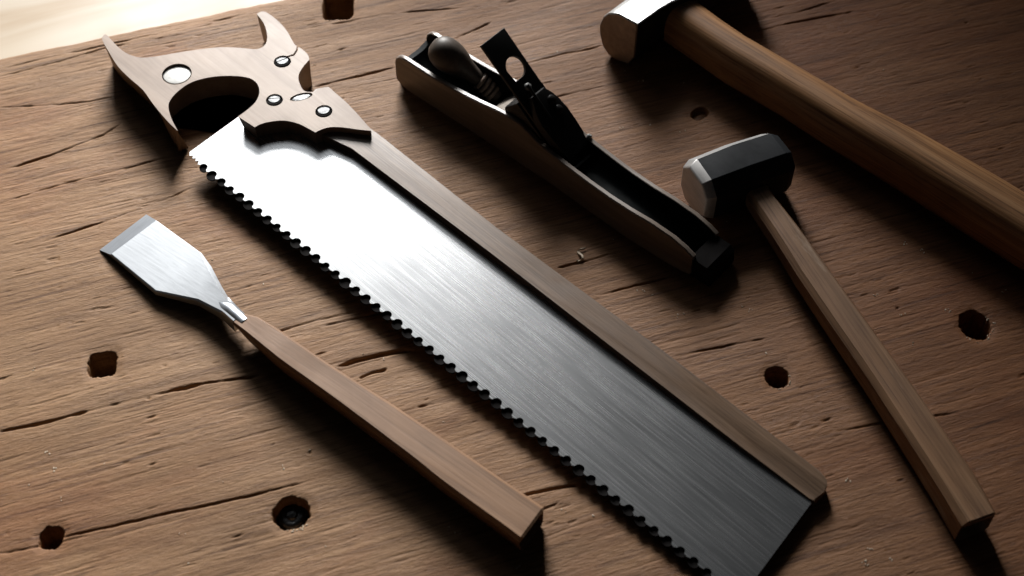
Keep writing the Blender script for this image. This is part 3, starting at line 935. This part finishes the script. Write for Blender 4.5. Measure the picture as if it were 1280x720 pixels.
# ------------------------------------------------------------------ small things on the bench
def build_small():
    # black bolt sunk in the ragged hole
    c = P(366, 649, -.0115)
    b = thing('sunken_bolt', 'glossy black bolt head sunk in the ragged hole near the chisel', 'bolt', c)
    q = lathe([(-.002, .0074), (.0030, .0074), (.0040, .0068), (.0044, .0050), (.0042, .0030), (.0052, .0024), (.0055, .0002)], (0, 0, 0), (0, 0, 1), 24)
    obj('head', q, 'bolt', b, 50, True)
    # curled shaving
    s = thing('wood_shaving', 'tiny pale curled wood shaving between saw spine and hand plane', 'wood shaving', P(725, 318))
    bm = bmesh.new(); rows = []
    path = [(731, 311), (726, 311.5), (722.5, 314), (724, 317.5), (727.5, 320), (728, 324), (724, 326.5), (719.5, 326)]
    sm = smooth_closed([(x, y, 0) for x, y in path], {0, len(path) - 1}, 3)[:-3]
    for k, p in enumerate(sm):
        w = P(p.x, p.y, .0008 + .0004 * math.sin(k * .6)) ; z = max(bench_h(w), -.0004)
        rows.append([bm.verts.new(w + Vector(d_) + Vector((0, 0, z))) for d_ in ((-.0006, -.0004, -.0002), (.0006, .0004, -.0002), (.0005, .0005, .0007), (-.0005, -.0003, .0008))])
    for i in range(len(rows) - 1):
        for j in range(4):
            k = (j + 1) % 4; bm.faces.new((rows[i][j], rows[i][k], rows[i + 1][k], rows[i + 1][j]))
    bm.faces.new(rows[0]); bm.faces.new(rows[-1][::-1])
    obj('curl', bm, 'shaving', s, 50)
    # loose crumbs of sawdust
    bm = bmesh.new(); r = random.Random(3)
    spots = [(282, 604), (228, 668), (236, 704), (845, 394), (858, 393), (926, 382), (938, 388), (815, 366), (803, 362), (1151, 315), (1128, 395), (1180, 386), (986, 478), (980, 483), (1230, 415), (1226, 424), (1236, 408), (884, 146), (879, 151),
             (560, 250), (610, 392), (357, 583), (60, 566), (66, 588), (770, 300), (1000, 96), (640, 520), (705, 640), (560, 660), (905, 560), (1060, 600)]
    rim = [(1219 + 21 * math.cos(a), 406.5 + 19.5 * math.sin(a)) for a in [math.radians(q) for q in range(-10, 120, 9)]] + [(971.5 + 15.5 * math.cos(a), 471 + 13.5 * math.sin(a)) for a in [math.radians(q) for q in range(5, 110, 13)]] + [(364.5 + 23 * math.cos(a), 640.5 + 21 * math.sin(a)) for a in [math.radians(q) for q in range(50, 140, 14)]]
    for (x, y) in rim + spots + [(r.uniform(20, 1260), r.uniform(60, 710)) for _ in range(70)]:
        for _ in range(r.choice((1, 1, 2, 3))):
            p = P(x + r.uniform(-4, 4), y + r.uniform(-3, 3))
            z = bench_h(p)
            if z < -.004: continue
            v = bmesh.ops.create_icosphere(bm, subdivisions=1, radius=1)['verts']
            mt = Matrix.Translation((p.x, p.y, z + .0001)) @ Matrix.Rotation(r.uniform(0, 3), 4, 'Z') @ Matrix.Diagonal((r.uniform(.0003, .0009), r.uniform(.0002, .0005), r.uniform(.0002, .0004), 1))
            bmesh.ops.transform(bm, matrix=mt, verts=v)
    o = obj('sawdust', bm, 'shaving'); tag(o, 'fine pale sawdust crumbs scattered over the bench', 'sawdust', None, 'stuff')


M['bolt'] = painted('gloss_black_bolt', (0.012, 0.012, 0.013), 0.2, 0.5, spec=0.6)
build_small()

# ------------------------------------------------------------------ light
w = bpy.data.worlds.new('World'); SC.world = w; w.use_nodes = True
bg = w.node_tree.nodes['Background']; bg.inputs[0].default_value = (0.9, 0.95, 1.0, 1); bg.inputs[1].default_value = 0.009



def area(name, loc, aim, sx, sy, energy, spread, col=(0.97, 0.985, 1.0)):
    ld = bpy.data.lights.new(name, 'AREA'); lo = bpy.data.objects.new(name, ld); COL.objects.link(lo)
    ld.shape = 'RECTANGLE'; ld.size = sx; ld.size_y = sy; ld.energy = energy; ld.color = col; ld.spread = math.radians(spread)
    lo.location = loc
    lo.rotation_euler = (Vector(aim) - Vector(loc)).to_track_quat('-Z', 'Y').to_euler()


# the window: its lower, brightest panes give the shadows, its dimmer upper panes mirror in the steel
area('window_light', (-0.27, 1.25, 0.68), (-0.34, -0.45, 0), 0.54, 0.44, 7.4, 54, (1.0, 0.985, 0.96))
area('upper_window_light', (-0.50, 1.27, 1.30), (-0.10, 0.0, 0), 0.85, 0.60, 1.0, 150)

SC.view_settings.view_transform = 'Standard'; SC.view_settings.look = 'None'
SC.view_settings.exposure = 0.0; SC.view_settings.gamma = 1.0
SC.view_settings.use_curve_mapping = False
SC.cycles.max_bounces = 6; SC.cycles.diffuse_bounces = 1
SC.cycles.caustics_reflective = False; SC.cycles.caustics_refractive = False
